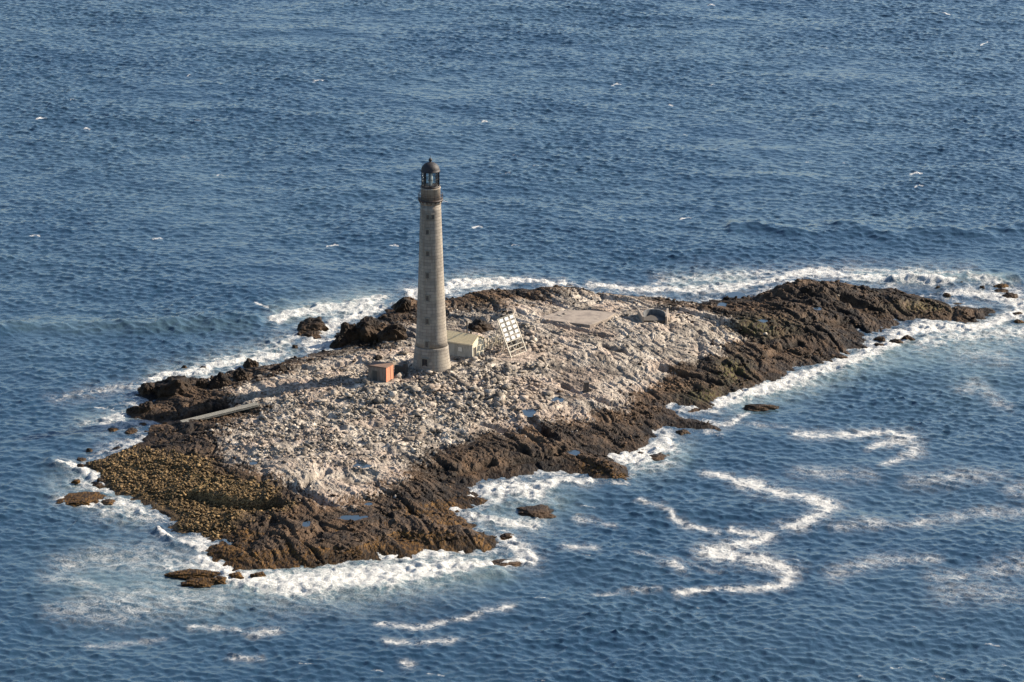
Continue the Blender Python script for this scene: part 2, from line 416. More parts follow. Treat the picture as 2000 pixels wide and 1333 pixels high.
# broken stone of the storm beach
for k, (s, A) in enumerate([(3.4, 0.42), (1.3, 0.28), (0.7, 0.18)]):
    f1, f2, r, lx, ly = voronoi(GX / s + wx * .2, GY / s, 150 + 20 * k)
    dome = A * (r[0] - 0.4) + A * 0.35 * (1 - f1 * 1.2) + A * 1.7 * ((r[1] - 0.5) * lx + (r[2] - 0.5) * ly)
    H += dome * np.maximum(rub, cob * 0.7) * edge
    if k == 1: tone = tone * (1 - rub) + rub * r[2]
H[1:-1] = .25 * H[:-2] + .5 * H[1:-1] + .25 * H[2:]; H[:, 1:-1] = .25 * H[:, :-2] + .5 * H[:, 1:-1] + .25 * H[:, 2:]
f1, f2, r, lu, lv = voronoi(uw / .52, vw / 1.7, 190)
H += (0.14 * (r[0] - .5) + .2 * (-(r[1] - .2) * lu + (r[2] - .5) * lv) - .10 * (f2 - f1 < .12)) * np.clip(rock + .25, 0, 1) * edge
tone = np.clip(tone + .35 * (r[1] - .5), 0, 1)
H += 0.08 * fbm(GX / 1.2, GY / 1.2, 3, 71) * edge
# gullies and ledges that hold deep shade in the photograph
def gully(pts, wid, dep):
    global H
    for a, b in zip(pts[:-1], pts[1:]):
        a = p2w(*a, 1.8); b = p2w(*b, 1.8); e = b - a; L = e.x ** 2 + e.y ** 2
        t = np.clip(((GX - a.x) * e.x + (GY - a.y) * e.y) / L, 0, 1)
        d = np.sqrt((GX - a.x - t * e.x) ** 2 + (GY - a.y - t * e.y) ** 2) + 0.5 * perlin(GX / 2.0, GY / 2.0, 77)
        H = np.maximum(H - dep * (1 - sstep(wid * 0.35, wid, d)) * sstep(0, 3, D), np.minimum(H, .55))
for pts, wid, dep in [([(375,972),(420,985),(470,990),(525,992)], 3.4, 2.4), ([(565,962),(600,975),(640,990)], 1.6, 1.0), ([(780,1040),(815,1060),(850,1085)], 2.0, 1.4),
        ([(640,935),(600,955),(585,975)], 1.2, .7), ([(1650,590),(1700,603),(1760,612),(1835,622)], 2.2, 1.4), ([(1290,725),(1340,735),(1400,742)], 1.6, .9),
        ([(1060,648),(1130,660),(1190,672)], 1.1, .7), ([(1180,690),(1230,705)], 1.0, .6), ([(1040,830),(1080,860)], 1.4, .8), ([(1440,720),(1480,748)], 1.3, .9),
        ([(940,840),(1010,850)], 1.2, .7), ([(660,668),(730,662),(790,660)], 2.2, 1.2), ([(310,815),(360,812),(420,800),(480,785)], 2.2, 1.3), ([(900,640),(960,636)], 2.0, 1.2),
        ([(860,930),(960,900)], 1.2, .8), ([(1000,900),(1090,880)], 1.2, .8), ([(1500,690),(1560,665)], 1.4, .8), ([(1100,760),(1180,790),(1260,800)], 1.2, .6)]:
    gully(pts, wid * 1.1, dep * 1.35)
# dark outcrops standing up at the far and left shore
def knoll(px, py, z, rx, ry, h):
    global H
    p = p2w(px, py, z)
    d = np.sqrt(((GX - p.x) / rx) ** 2 + ((GY - p.y) / ry) ** 2) + 0.15 * perlin(GX / 2.5, GY / 2.5, 79)
    H = H + .75 * h * (1 - sstep(0.2, 1.0, d))
for a in [(1590,572,1.5,14,9,2.2), (1545,578,1.5,9,8,1.3), (1700,590,1.5,12,8,.8), (730,650,1.5,7,7,1.3), (350,760,1,6,6,1.3), (440,745,1,6,5,1.0), (300,800,1,5,5,1.0), (930,590,1.5,12,7,.7),
          (1090,575,1.5,10,6,.7), (900,1045,1,5,6,.8), (1180,915,.8,4,6,.7), (700,1060,1,10,8,.6), (790,592,1,3.2,4,1.4)]:
    knoll(*a)
def flatten(x, y, rx, ry, z, rz=0.0, soft=1.5):
    global H
    c, s = math.cos(rz), math.sin(rz)
    dx, dy = GX - x, GY - y
    d = np.maximum(np.abs(dx * c + dy * s) - rx, np.abs(-dx * s + dy * c) - ry)
    k = 1 - sstep(0, soft, d)
    H = H * (1 - k) + (z + 0.25 * (H - base)) * k
def ground(x, y):
    fx = np.clip((np.asarray(x, float) - IX0) / IS, 0, len(ix) - 1.001); fy = np.clip((np.asarray(y, float) - IY0) / IS, 0, len(iy) - 1.001)
    a, b = fx.astype(int), fy.astype(int); fx, fy = fx - a, fy - b
    return (H[b, a] * (1 - fx) + H[b, a + 1] * fx) * (1 - fy) + (H[b + 1, a] * (1 - fx) + H[b + 1, a + 1] * fx) * fy
SHED_RZ = R_(-29)
shed_c = p2w(922, 702, GZ)              # near right corner of the shed
SH_L, SH_D = 7.4, 4.6
fx_ = Vector((math.cos(SHED_RZ), math.sin(SHED_RZ), 0)); fy_ = Vector((-math.sin(SHED_RZ), math.cos(SHED_RZ), 0))
shed_o = shed_c - fx_ * SH_L / 2 + fy_ * SH_D / 2
flatten(TX, 0, 3.6, 3.6, GZ)
rk_c = p2w(1012, 692, 4.2); flatten(rk_c.x + .8, rk_c.y - 2.0, 3.0, 4.6, 4.0)
flatten(shed_o.x, shed_o.y, SH_L / 2 + .3, SH_D / 2 + .3, GZ, SHED_RZ)
hut_o = p2w(743, 745, 4.2); flatten(hut_o.x, hut_o.y + .6, 2.8, 2.8, 4.2)
# tide pools: a hollow and a sheet of still water
POOLS = [(1032,806,17,8),(1086,782,16,7),(1122,884,14,5),(1437,583,20,7),(1488,627,17,4),(1410,596,12,6),(686,1010,30,5),(599,1022,9,5),(707,910,20,5),
         (1595,604,10,4),(495,905,10,4),(720,985,9,3)]
pools = []
for px, py, a, b in POOLS:
    p = p2w(px, py, 2.0)
    for _ in range(3): p = p2w(px, py, float(ground(p.x, p.y)))
    rx, ry = a / 12.5, b / 3.6
    d = np.sqrt(((GX - p.x) / rx) ** 2 + ((GY - p.y) / ry) ** 2) + 0.35 * fbm(GX / 2.2, GY / 2.2, 3, 81)
    ring = H[(d < 1.15)]
    z = max(float(np.percentile(ring, 38)), 0.35)
    H = np.where(d < 1.25, np.minimum(H, z - 0.35 + 0.6 * sstep(0.7, 1.25, d)), H)
    H = np.where((d >= 1.0) & (d < 1.7) & (H > z - 0.5), np.maximum(H, z + 0.06), H)
    pools.append((p.x, p.y, z, rx * 1.3, ry * 1.3))
wetb = (1 - sstep(.5, 1.5, H + .5 * fbm(GX / 4, GY / 4, 3, 95))) * (1 - pale)
tone = tone - .45 * wetb
weed = (1 - sstep(0.5, 1.7, H + 0.5 * fbm(GX / 5, GY / 5, 3, 91))) * (1 - pale)
PXg, PYg = w2p(GX, GY, H)
near = sstep(940, 1040, PYg) * sstep(380, 430, PXg)
weed = np.clip(weed * (0.35 + 0.65 * near) + 0.35 * near * (1 - sstep(1.0, 2.6, H)), 0, 1)
weed = np.maximum(weed, 0.55 * np.exp(-(((PXg - 950) / 90) ** 2 + ((PYg - 588) / 20) ** 2)))
weed = np.maximum(weed, 0.7 * np.exp(-(((PXg - 1160) / 70) ** 2 + ((PYg - 915) / 24) ** 2)))
moss = np.exp(-(((PXg - 1435) / 30) ** 2 + ((PYg - 725) / 22) ** 2)) + np.exp(-(((PXg - 1380) / 40) ** 2 + ((PYg - 775) / 14) ** 2)) + .7 * np.exp(-(((PXg - 1800) / 60) ** 2 + ((PYg - 600) / 14) ** 2)) \
     + .7 * np.exp(-(((PXg - 1480) / 70) ** 2 + ((PYg - 640) / 20) ** 2)) + .6 * np.exp(-(((PXg - 400) / 60) ** 2 + ((PYg - 940) / 16) ** 2))
isl = grid_mesh('island_terrain', GX, GY, H, {'zone': np.stack([pale, weed, cob * .8], -1), 'tone': np.clip(tone, -.25, 1), 'moss': np.clip(moss * .6, 0, 1)}, M['island'], False)
tag(isl, 'low rocky island of pale fractured granite ringed by dark wet ledges', 'island', kind='structure')
for x, y, z, rx, ry in pools:
    mb = MB(); n = 22
    vs_ = [mb.bm.verts.new((rx * math.cos(6.2832 * i / n), ry * math.sin(6.2832 * i / n), 0)) for i in range(n)]
    mb.bm.faces.new(vs_)
    o = mb.build('tide_pool', M['pool']); o.location = (x, y, z)
    tag(o, 'still blue tide pool lying in a hollow of the rock', 'water', 'tide pools on the island', 'structure')

# ------------------------------------------------------------------ the sea
def ocean(N, L, lam_p, wd, slope, seed, spread=0.2, cut=0.22):
    rng = np.random.default_rng(seed)
    k1 = np.fft.fftfreq(N, L / N) * 2 * np.pi; kx, ky = np.meshgrid(k1, k1); k = np.sqrt(kx ** 2 + ky ** 2); k[0, 0] = 1e-6
    c = (kx * wd[0] + ky * wd[1]) / k / math.hypot(*wd)
    P = np.exp(-(2 * np.pi / lam_p / k) ** 2 * 1.2) / k ** 4 * (spread + (1 - spread) * c ** 4) * np.exp(-(k * cut) ** 2); P[0, 0] = 0
    h = (rng.standard_normal((N, N)) + 1j * rng.standard_normal((N, N))) * np.sqrt(P)
    sl = np.sqrt(np.mean(np.real(np.fft.ifft2(1j * kx * h)) ** 2 + np.real(np.fft.ifft2(1j * ky * h)) ** 2))
    h *= slope / sl
    return [np.real(np.fft.ifft2(q)) for q in (h, 1j * kx / k * h, 1j * ky / k * h)] + [L]
def samp(t, X, Y):
    out = []; L = t[3]; N = t[0].shape[0]
    fx = (X / L * N) % N; fy = (Y / L * N) % N
    a = fx.astype(int) % N; b = fy.astype(int) % N; fx = fx - np.floor(fx); fy = fy - np.floor(fy); a1 = (a + 1) % N; b1 = (b + 1) % N
    for q in t[:3]: out.append((q[b, a] * (1 - fx) + q[b, a1] * fx) * (1 - fy) + (q[b1, a] * (1 - fx) + q[b1, a1] * fx) * fy)
    return out
def axis(fine0, fine1, step, far0, far1):
    a = [np.arange(fine0, fine1, step)]
    s, x, lo = step, fine0, []
    while x > far0: s *= 1.12; x -= s; lo.append(x)
    s, x, hi = step, a[0][-1], []
    while x < far1: s *= 1.12; x += s; hi.append(x)
    return np.concatenate([lo[::-1], a[0], hi])
sx = axis(-160, 160, 0.30, -25000, 25000); sy = axis(-170, 410, 0.40, -25000, 40000)
SX, SY = np.meshgrid(sx, sy)
o1 = ocean(1024, 220.0, 2.8, (0.34, 0.94), 0.275, 5, 0.28, 0.16)
o2 = ocean(512, 420.0, 34.0, (0.12, 0.99), 0.05, 6, 0.25, 0.8)
rx_, ry_ = SX * 0.995 - SY * 0.0998, SX * 0.0998 + SY * 0.995
a1 = samp(o1, rx_, ry_); a2 = samp(o2, SX, SY)
fade = 1 - sstep(100, 1200, np.maximum(np.abs(SX) - 165, np.maximum(SY - 415, -175 - SY)))
SPX, SPY = w2p(SX, SY, 0.0)
inner = (np.abs(SX) < 170) & (SY > -180) & (SY < 420)
SPX = np.where(inner, SPX, -9999)
gust = np.clip(0.88 + 0.42 * fbm(SX / 45, SY / 60, 4, 201), .35, 1.5)
SZ = fade * (a1[0] * gust + a2[0])
XX = SX + fade * (0.8 * a1[1] * gust + a2[1]); YY = SY + fade * (0.8 * a1[2] * gust + a2[2])
# swells rising and breaking on the ledges
SWELL = [([(1440,446,12),(1750,450,15),(2040,456,14)], 1.35), ([(-20,640,14),(250,634,15),(500,626,10)], 1.15), ([(1740,548,6),(1850,545,7),(1990,548,8)], 1.3), ([(560,590,7),(640,596,7),(700,590,6)], .6),
         ([(480,1150,9),(640,1150,12),(800,1135,10),(960,1125,8)], 0.6), ([(960,985,9),(1060,985,9)], .5), ([(1440,780,7),(1600,735,8),(1750,680,8)], .5), ([(1250,905,8),(1320,890,8)], .5), ([(100,905,6),(190,930,6)], .6), ([(300,1035,5),(345,1062,6)], .5)]
SZ = SZ + strokes(SWELL, SPX + 30 * fbm(SX / 12, SY / 30, 3, 341), SPY + 9 * fbm(SX / 14, SY / 40, 3, 342), 1.7) * (0.8 + 0.5 * fbm(SX / 9, SY / 9, 2, 343))
FOAM = [([(1385,925,4),(1440,940,6),(1470,945,10),(1530,965,8),(1580,975,8),(1622,985,11),(1600,1010,8),(1560,1026,8),(1535,1032,6)], .9),
 ([(1430,1033,4),(1505,1045,6),(1450,1060,8),(1385,1075,10),(1440,1085,12),(1490,1095,11),(1540,1115,9),(1528,1140,6),(1490,1148,4),(1440,1150,4),(1385,1152,3),(1322,1159,4)], .95),
 ([(1250,978,3),(1290,990,4),(1320,1012,3),(1345,1022,6),(1395,1035,4)], .7), ([(1310,1098,6),(1325,1110,7)], .8), ([(1240,1082,2.5),(1290,1086,2.5),(1415,1120,2.5)], .5), ([(1160,1162,3),(1200,1158,3),(1290,1152,3)], .55),
 ([(1560,850,6),(1610,852,6),(1680,848,5),(1750,842,5),(1778,858,9),(1730,865,7),(1700,875,4)], .85), ([(1778,858,7),(1784,885,6),(1760,900,4),(1725,908,3)], .8),
 ([(1460,832,3),(1530,835,3)], .5), ([(1630,1032,4),(1700,1024,7),(1760,1026,5),(1830,1015,7),(1900,1003,7),(2010,995,8)], .62), ([(1790,938,9),(1860,935,10),(1950,930,8)], .55),
 ([(1560,920,8),(1620,925,9),(1690,930,8)], .5), ([(1630,1122,9),(1700,1098,9),(1760,1090,7),(1830,1092,5)], .62), ([(1830,1125,8),(1890,1128,7)], .6), ([(1930,1115,10),(2010,1100,12)], .58), ([(1850,1160,15),(1970,1160,14)], .42),
 ([(1110,1070,6),(1160,1072,5)], .65), ([(1130,1010,4),(1200,1025,3)], .6), ([(745,1217,3.5),(800,1222,4),(870,1216,4),(940,1200,4),(992,1186,6)], .8), ([(755,1258,5),(830,1253,5),(890,1250,4)], .65),
 ([(380,1222,5),(430,1230,5),(475,1235,3)], .65), ([(490,1240,5),(540,1232,6)], .65), ([(180,1260,4),(240,1255,4),(310,1250,4)], .5), ([(460,1283,3),(510,1287,3)], .65), ([(797,1295,4),(805,1297,4)], .8),
 ([(90,1125,8),(150,1135,7),(200,1150,6)], .5), ([(120,1190,8),(180,1205,9),(240,1208,8)], .58), ([(250,1195,7),(330,1185,7),(420,1170,7)], .55), ([(130,1100,12),(280,1090,20),(400,1110,20)], .58), ([(120,1195,12),(270,1175,24),(430,1165,20)], .55),
 ([(1900,750,8),(1960,790,6)], .5), ([(1880,690,12),(1960,700,10)], .42), ([(1950,640,10),(2010,650,12)], .5), ([(1870,760,5),(1930,765,5),(1980,800,4)], .45), ([(1980,960,8),(2010,955,8)], .5),
 # surf at the ledges
 ([(398,1096,9),(470,1132,16),(560,1144,22),(680,1132,24),(800,1120,24),(890,1105,18),(960,1102,10),(1035,1095,9)], 1.0), ([(700,1085,8),(870,1085,10)], .9),
 ([(880,1000,7),(945,962,13),(1000,955,20),(1050,965,16),(1080,938,8),(1150,942,6)], .95), ([(900,1005,8),(980,1020,12),(1050,1020,10)], .75), ([(990,1060,10),(1030,1085,9)], .8),
 ([(1180,893,6),(1240,893,16),(1300,875,14),(1300,852,9)], .95), ([(1240,915,9),(1310,905,8)], .6), ([(1330,828,7),(1400,832,6),(1460,812,5)], .75), ([(1306,783,11),(1312,775,8)], 1.0), ([(1330,800,6),(1390,802,6)], .7),
 ([(1395,787,7),(1450,772,11),(1520,755,11),(1600,727,13),(1680,697,11),(1740,668,13),(1790,640,10),(1850,645,9),(1930,635,9),(2010,605,12)], 1.0), ([(1800,672,12),(1880,660,14),(1990,650,16)], .64),
 ([(1850,578,8),(1900,572,10),(1950,582,12),(2010,598,13)], .8), ([(1890,552,6),(1960,560,8),(2000,580,8)], .7), ([(1850,555,7),(1780,546,10),(1700,542,8),(1620,534,8),(1560,533,9),(1500,552,7),(1440,558,9),(1370,566,10),(1300,566,8),(1230,565,6),(1150,555,4)], .82),
 ([(1600,525,7),(1720,528,8),(1820,532,8),(1900,530,6)], .64), ([(1280,552,8),(1340,545,10),(1420,540,10),(1510,535,8)], .64), ([(1100,552,4),(1000,552,5),(950,550,9),(900,555,10),(860,570,8),(800,575,8)], .95),
 ([(740,586,9),(700,600,13),(640,605,12),(580,612,9),(535,622,6)], .8), ([(660,628,12),(620,655,12),(600,682,9),(660,672,7)], .85), ([(740,605,8),(690,618,8)], .9), ([(540,695,9),(470,705,8),(400,724,9),(330,732,8),(285,745,7)], .85),
 ([(590,650,12),(540,680,12),(450,705,12),(330,735,12)], .62), ([(110,782,5),(200,762,7),(290,750,8)], .5), ([(100,780,4),(150,772,4)], .5), ([(240,815,8),(200,828,10),(262,830,7)], .75), ([(160,828,8),(190,832,8)], .5), ([(110,905,3),(150,914,5),(185,930,8)], .95),
 ([(190,935,10),(205,958,10),(150,940,12)], .7), ([(125,972,7),(165,985,6),(230,985,10),(290,1000,9)], .8), ([(205,888,8),(240,872,8)], .6), ([(200,1000,10),(250,1008,12),(300,1012,10)], .6), ([(305,1038,5),(325,1055,6)], .95), ([(350,1062,8),(400,1076,8)], .9), ([(380,1105,10),(330,1110,12)], .6),
 # whitecaps out at sea
 ([(72,233,2.6),(82,231,2.4)], .78), ([(612,161,2.2),(625,158,2)], .78), ([(300,466,3),(310,463,2.5)], .78), ([(922,444,2.5),(934,441,2)], .78), ([(1780,340,3),(1795,337,2.4)], .78), ([(1790,368,2.6),(1797,364,2)], .78), ([(1195,167,2),(1202,163,1.8)], .78),
 ([(1330,428,2.4),(1342,425,2)], .78), ([(640,478,2.4),(655,476,2)], .78), ([(160,249,2),(165,248,2)], .78), ([(425,343,2.2),(432,341,2)], .78), ([(940,238,2),(946,236,2)], .78), ([(1385,10,2),(1392,9,2)], .78), ([(1915,88,2),(1926,82,1.8)], .78), ([(1840,26,2.2),(1850,29,2)], .78), ([(1305,205,2)], .78), ([(1336,261,2)], .78), ([(60,460,2),(70,458,2)], .78), ([(500,590,3),(520,600,3)], .78), ([(760,480,2.5),(770,478,2)], .78), ([(185,795,3),(195,796,3)], .78)]
wc = np.random.default_rng(4)
for _ in range(20):
    px, py = wc.uniform(0, 2000), wc.uniform(10, 500); s = 0.9 + 0.6 * py / 500 * wc.random()
    FOAM.append(([(px, py, s), (px + wc.uniform(3, 9), py - wc.uniform(0, 3), s * .8)], wc.uniform(.5, .72)))
for _ in range(30):
    px, py = wc.uniform(0, 2000), wc.uniform(1170, 1333) if wc.random() < .6 else wc.uniform(900, 1170)
    if py < 1170 and px < 1100: px += 1000
    s = 1.6 + 1.2 * wc.random(); FOAM.append(([(px, py, s), (px + wc.uniform(6, 22), py + wc.uniform(-2, 4), s)], wc.uniform(.4, .65)))
jx = fbm(SX / 6, SY / 10, 4, 301) * 11; jy = fbm(SX / 6, SY / 10, 4, 311) * 4
big = sstep(470, 560, SPY)
i_surf = next(i for i, f_ in enumerate(FOAM) if f_[0][0][:2] == (398, 1096)); i_cap = next(i for i, f_ in enumerate(FOAM) if f_[0][0][:2] == (72, 233))
DRIFT, SURF, CAPS = FOAM[:i_surf], FOAM[i_surf:i_cap], FOAM[i_cap:]
DRIFT = [([(a, b, c * (1.55 if v > .7 else 1.45)) for a, b, c in pts], v * (.92 if v > .7 else 1.08)) for pts, v in DRIFT]
SURF = [([(a, b, c * 1.3) for a, b, c in pts], v) for pts, v in SURF]
CAPS = [([(a, b, c * .75) for a, b, c in pts] + [(pts[-1][0] + 7, pts[-1][1] + 2, pts[-1][2] * .5)], v) for pts, v in CAPS]
sm = 0.35 + 0.65 * big
wisp = np.clip(.80 + .42 * fbm(SX / 4, SY / 7, 4, 351), .3, 1.1)
core = strokes([f_ for f_ in DRIFT if f_[1] > .7], SPX + jx * .8, SPY + jy * .8, 1.6) * np.clip(wisp + .22, .78, 1.05)
film = np.maximum(strokes(DRIFT, SPX + jx * 1.2, SPY + jy * 1.2, 1.6, 1.08) * np.clip(wisp + .1, .4, 1), strokes(SURF, SPX + jx * 1.6, SPY + jy * 1.6, 1.5, 1.6) * .55)
DRIFT = [(pts, v * .86) for pts, v in DRIFT]; core = core * .96
surfm = strokes(SURF, SPX + jx * 1.3, SPY + jy * 1.3, 1.6)
foam = np.maximum(np.maximum(np.maximum(core, strokes(DRIFT, SPX + jx, SPY + jy, 1.6) * wisp), surfm), strokes(CAPS, SPX + jx * .4, SPY + jy * .3, 1.6))
gz = np.where((SX > IX0 + 1) & (SX < IX1 - 1) & (SY > IY0 + 1) & (SY < IY1 - 1), ground(SX, SY), -9)
foam = np.maximum(foam, 0.62 * sstep(-1.3, -0.15, gz) * (0.7 + 0.6 * fbm(SX / 6, SY / 6, 3, 321)))
TEAL = [([(200,1130,60),(420,1150,70)], .5), ([(480,1140,40),(700,1135,48),(950,1110,34)], .85), ([(980,1000,50),(1090,980,36)], .5), ([(1240,905,36),(1330,890,26)], .55), ([(1450,790,26),(1700,705,32),(1950,660,50)], .7),
        ([(1680,538,12),(1800,540,15),(1960,548,12)], .9), ([(1330,552,16),(1450,545,16)], .65), ([(560,612,24),(720,590,26)], .75), ([(880,555,18),(980,545,14)], .6), ([(320,738,24),(540,690,26)], .5), ([(180,825,28),(240,820,20)], .4), ([(150,945,40),(260,1000,30)], .5), ([(1900,720,60)], .35), ([(20,640,14),(480,640,14)], .25)]
TEAL = [(p_, q_ * .75) for p_, q_ in TEAL]
aer = strokes(TEAL, SPX + jx, SPY + jy, 1.5)
SZ = SZ + 0.42 * np.where(SPY > 0, surfm, 0) * big * (0.5 + fbm(SX / 1.8, SY / 1.8, 3, 331))
sea = grid_mesh('sea', XX, YY, SZ, {'foam': np.clip(foam, 0, 1), 'aer': np.clip(aer, 0, 1), 'film': np.clip(film, 0, 1)}, M['sea'], True)
tag(sea, 'choppy deep blue sea with white surf and drifting foam streaks round the island', 'sea', kind='structure')

# ------------------------------------------------------------------ stones
def hull(n, sx_, sy_, sz_, rng, sub=0, rough=0.0):
    bm = bmesh.new()
    for _ in range(n):
        v = Vector((rng.normal(), rng.normal(), rng.normal())); v.normalize(); v *= rng.uniform(0.85, 1.05)
        bm.verts.new((v.x * sx_, v.y * sy_, v.z * sz_))
    r = bmesh.ops.convex_hull(bm, input=bm.verts)
    bmesh.ops.delete(bm, geom=[e for e in set(r['geom_interior'] + r['geom_unused']) if isinstance(e, bmesh.types.BMVert)], context='VERTS')
    if sub:
        bmesh.ops.subdivide_edges(bm, edges=bm.edges[:], cuts=sub, use_grid_fill=True)
        bmesh.ops.triangulate(bm, faces=bm.faces[:])
        for v in bm.verts: v.co += Vector((rng.normal(), rng.normal(), rng.normal())) * rough
    bmesh.ops.triangulate(bm, faces=bm.faces[:]); bmesh.ops.recalc_face_normals(bm, faces=bm.faces[:])
    V = np.array([v.co[:] for v in bm.verts]); bm.verts.index_update(); Fc = np.array([[v.index for v in f.verts] for f in bm.faces]); bm.free()
    return V, Fc
protos = [hull(11, 1, RNG.uniform(.4, .85), RNG.uniform(.28, .6), RNG) for _ in range(18)]
def scatter(name, mask, n, size, mat_attrs, rng, aspect=1.0):
    cum = np.cumsum((mask * (H > 0.3)).ravel()); cum /= cum[-1]
    k = np.searchsorted(cum, rng.random(n)); X = GX.ravel()[k] + rng.uniform(-.2, .2, n); Y = GY.ravel()[k] + rng.uniform(-.2, .2, n)
    keep = (np.hypot(X - TX, Y) > 3.9)
    sx1 = (X - shed_o.x) * fx_.x + (Y - shed_o.y) * fx_.y; sy1 = (X - shed_o.x) * fy_.x + (Y - shed_o.y) * fy_.y
    keep &= (np.abs(sx1) > SH_L / 2 + .3) | (np.abs(sy1) > SH_D / 2 + .3)
    keep &= (np.hypot(X - hut_o.x - .6, Y - hut_o.y - .6) > 3.2) & (np.hypot(X - rk_c.x - .6, Y - rk_c.y + 1.5) > 4.4)
    X, Y = X[keep], Y[keep]; Z = ground(X, Y)
    Vs, Fs, tn, off = [], [], [], 0
    for x, y, z in zip(X, Y, Z):
        V, Fc = protos[rng.integers(len(protos))]
        s = size * min(math.exp(rng.normal() * 0.55), 2.6)
        m = np.array(Euler((rng.normal() * .35, rng.normal() * .35, rng.uniform(0, 6.28))).to_matrix())
        Vs.append((V * s) @ m.T + (x, y, z + s * .22)); Fs.append(Fc + off); off += len(V)
        tn.append(np.full(len(V), rng.random() ** 1.3))
    V = np.concatenate(Vs).astype(np.float32); Fc = np.concatenate(Fs).astype(np.int32)
    me = bpy.data.meshes.new(name); me.vertices.add(len(V)); me.vertices.foreach_set('co', V.ravel())
    me.loops.add(Fc.size); me.loops.foreach_set('vertex_index', Fc.ravel()); me.polygons.add(len(Fc))
    me.polygons.foreach_set('loop_start', np.arange(0, Fc.size, 3, dtype=np.int32)); me.polygons.foreach_set('loop_total', np.full(len(Fc), 3, np.int32))
    me.update(calc_edges=True)
    for kk, vv in list(mat_attrs.items()) + [('tone', np.concatenate(tn))]:
        a = me.attributes.new(kk, 'FLOAT', 'POINT'); a.data.foreach_set('value', np.full(len(V), vv, np.float32) if np.isscalar(vv) else vv.astype(np.float32))
    return link(name, me, M['boulder'])
o = scatter('rubble', rub * (.04 + sstep(.3, .75, .5 + .55 * fbm(GX / 6, GY / 6, 4, 401))) + .035 * pale, 10000, 0.27, {'pale': 1.0, 'weed': 0.0, 'cobble': 0.0}, np.random.default_rng(21))
tag(o, 'pale angular granite rubble strewn round the tower base', 'rubble', kind='stuff')
BLK = np.exp(-(((PXg - 900) / 130) ** 2 + ((PYg - 770) / 45) ** 2)) + .5 * np.exp(-(((PXg - 1000) / 60) ** 2 + ((PYg - 690) / 40) ** 2)) + .35 * rub * sstep(.1, .6, fbm(GX / 5, GY / 5, 3, 421))
o = scatter('block_rubble', BLK, 900, 0.62, {'pale': .92, 'weed': 0.0, 'cobble': 0.0}, np.random.default_rng(24))
tag(o, 'larger pale granite blocks heaped in front of the tower', 'rubble', kind='stuff')
o = scatter('cobbles', cob, 4600, 0.25, {'pale': 0.25, 'weed': 0.0, 'cobble': 0.9}, np.random.default_rng(22))
tag(o, 'golden brown cobbles covering the low beach at the near left end', 'cobbles', kind='stuff')
DARKR = np.clip(1 - pale - cob, 0, 1) * sstep(-.2, .6, fbm(GX / 6, GY / 6, 3, 411))
o = scatter('dark_rubble', DARKR, 3600, 0.28, {'pale': 0.05, 'weed': 0.1, 'cobble': 0.0}, np.random.default_rng(23))
tag(o, 'dark brown broken stones scattered over the lower ledges', 'rubble', kind='stuff')

def boulder(px, py, wpx, hpx, label, weedv=0.1, palev=0.0, cat='rock', name='rock', group='rocks standing in the surf', seed=0, z=None):
    rng = np.random.default_rng(500 + seed)
    p = p2w(px, py + hpx * .25, 0.2)
    gz_ = 0.0
    if IX0 < p.x < IX1 and IY0 < p.y < IY1 and ground(p.x, p.y) > 0.3:
        for _ in range(3): gz_ = float(ground(p.x, p.y)); p = p2w(px, py + hpx * .25, gz_)
    a = wpx / 10.2 / 2; hz = max(0.35, hpx * .72 / 9.8); b = max(.5, min(a * .9, hpx / 2.96 * .5))
    if 'surf' in group: hz *= (.9 if ('peaked' in label or 'cone' in label) else .34 if ('wash' in label or 'purplish' in label or 'streaked' in label or 'flat' in label) else (.95 if px > 1700 else .62)); hz = max(hz, .5)
    bm = bmesh.new(); bmesh.ops.create_icosphere(bm, subdivisions=4, radius=1)
    V = np.array([v.co[:] for v in bm.verts]); bm.verts.index_update(); Fc = np.array([[v.index for v in f.verts] for f in bm.faces]); bm.free()
    N_ = rng.normal(size=(15, 3)); N_[:, 2] = np.abs(N_[:, 2]) * 0.9; N_ /= np.linalg.norm(N_, axis=1)[:, None]
    dd = rng.uniform(0.62, 0.98, 15); r_ = np.minimum(1.0, np.min(np.where(V @ N_.T > .05, dd / np.maximum(V @ N_.T, .05), 9), axis=1))
    V = V * r_[:, None] * (1 + 0.16 * fbm(V[:, 0] * 2.2 + seed, V[:, 1] * 2.2 + V[:, 2] * 1.3, 4, 600 + seed) + 0.10 * fbm(V[:, 0] * 5 + V[:, 2] * 4, V[:, 1] * 5 - seed, 3, 700 + seed))[:, None]
    V = V * (a * 1.12, b * 1.1, hz * 1.15)
    me = bpy.data.meshes.new(name); me.from_pydata(V.tolist(), [], Fc.tolist()); me.update()
    for kk, vv in (('pale', palev), ('weed', weedv), ('cobble', 0.0), ('tone', float(rng.uniform(.2, .6) if 'surf' in group else rng.uniform(-.12, .2)))):
        at = me.attributes.new(kk, 'FLOAT', 'POINT'); at.data.foreach_set('value', np.full(len(V), vv, np.float32))
    o = link(name, me, M['boulder']); o.location = (p.x, p.y, gz_ + ((-.08 if ('wash' in label or 'purplish' in label or 'streaked' in label) else .12) if gz_ == 0 else hz * .08 - .15))
    return tag(o, label, cat, group)
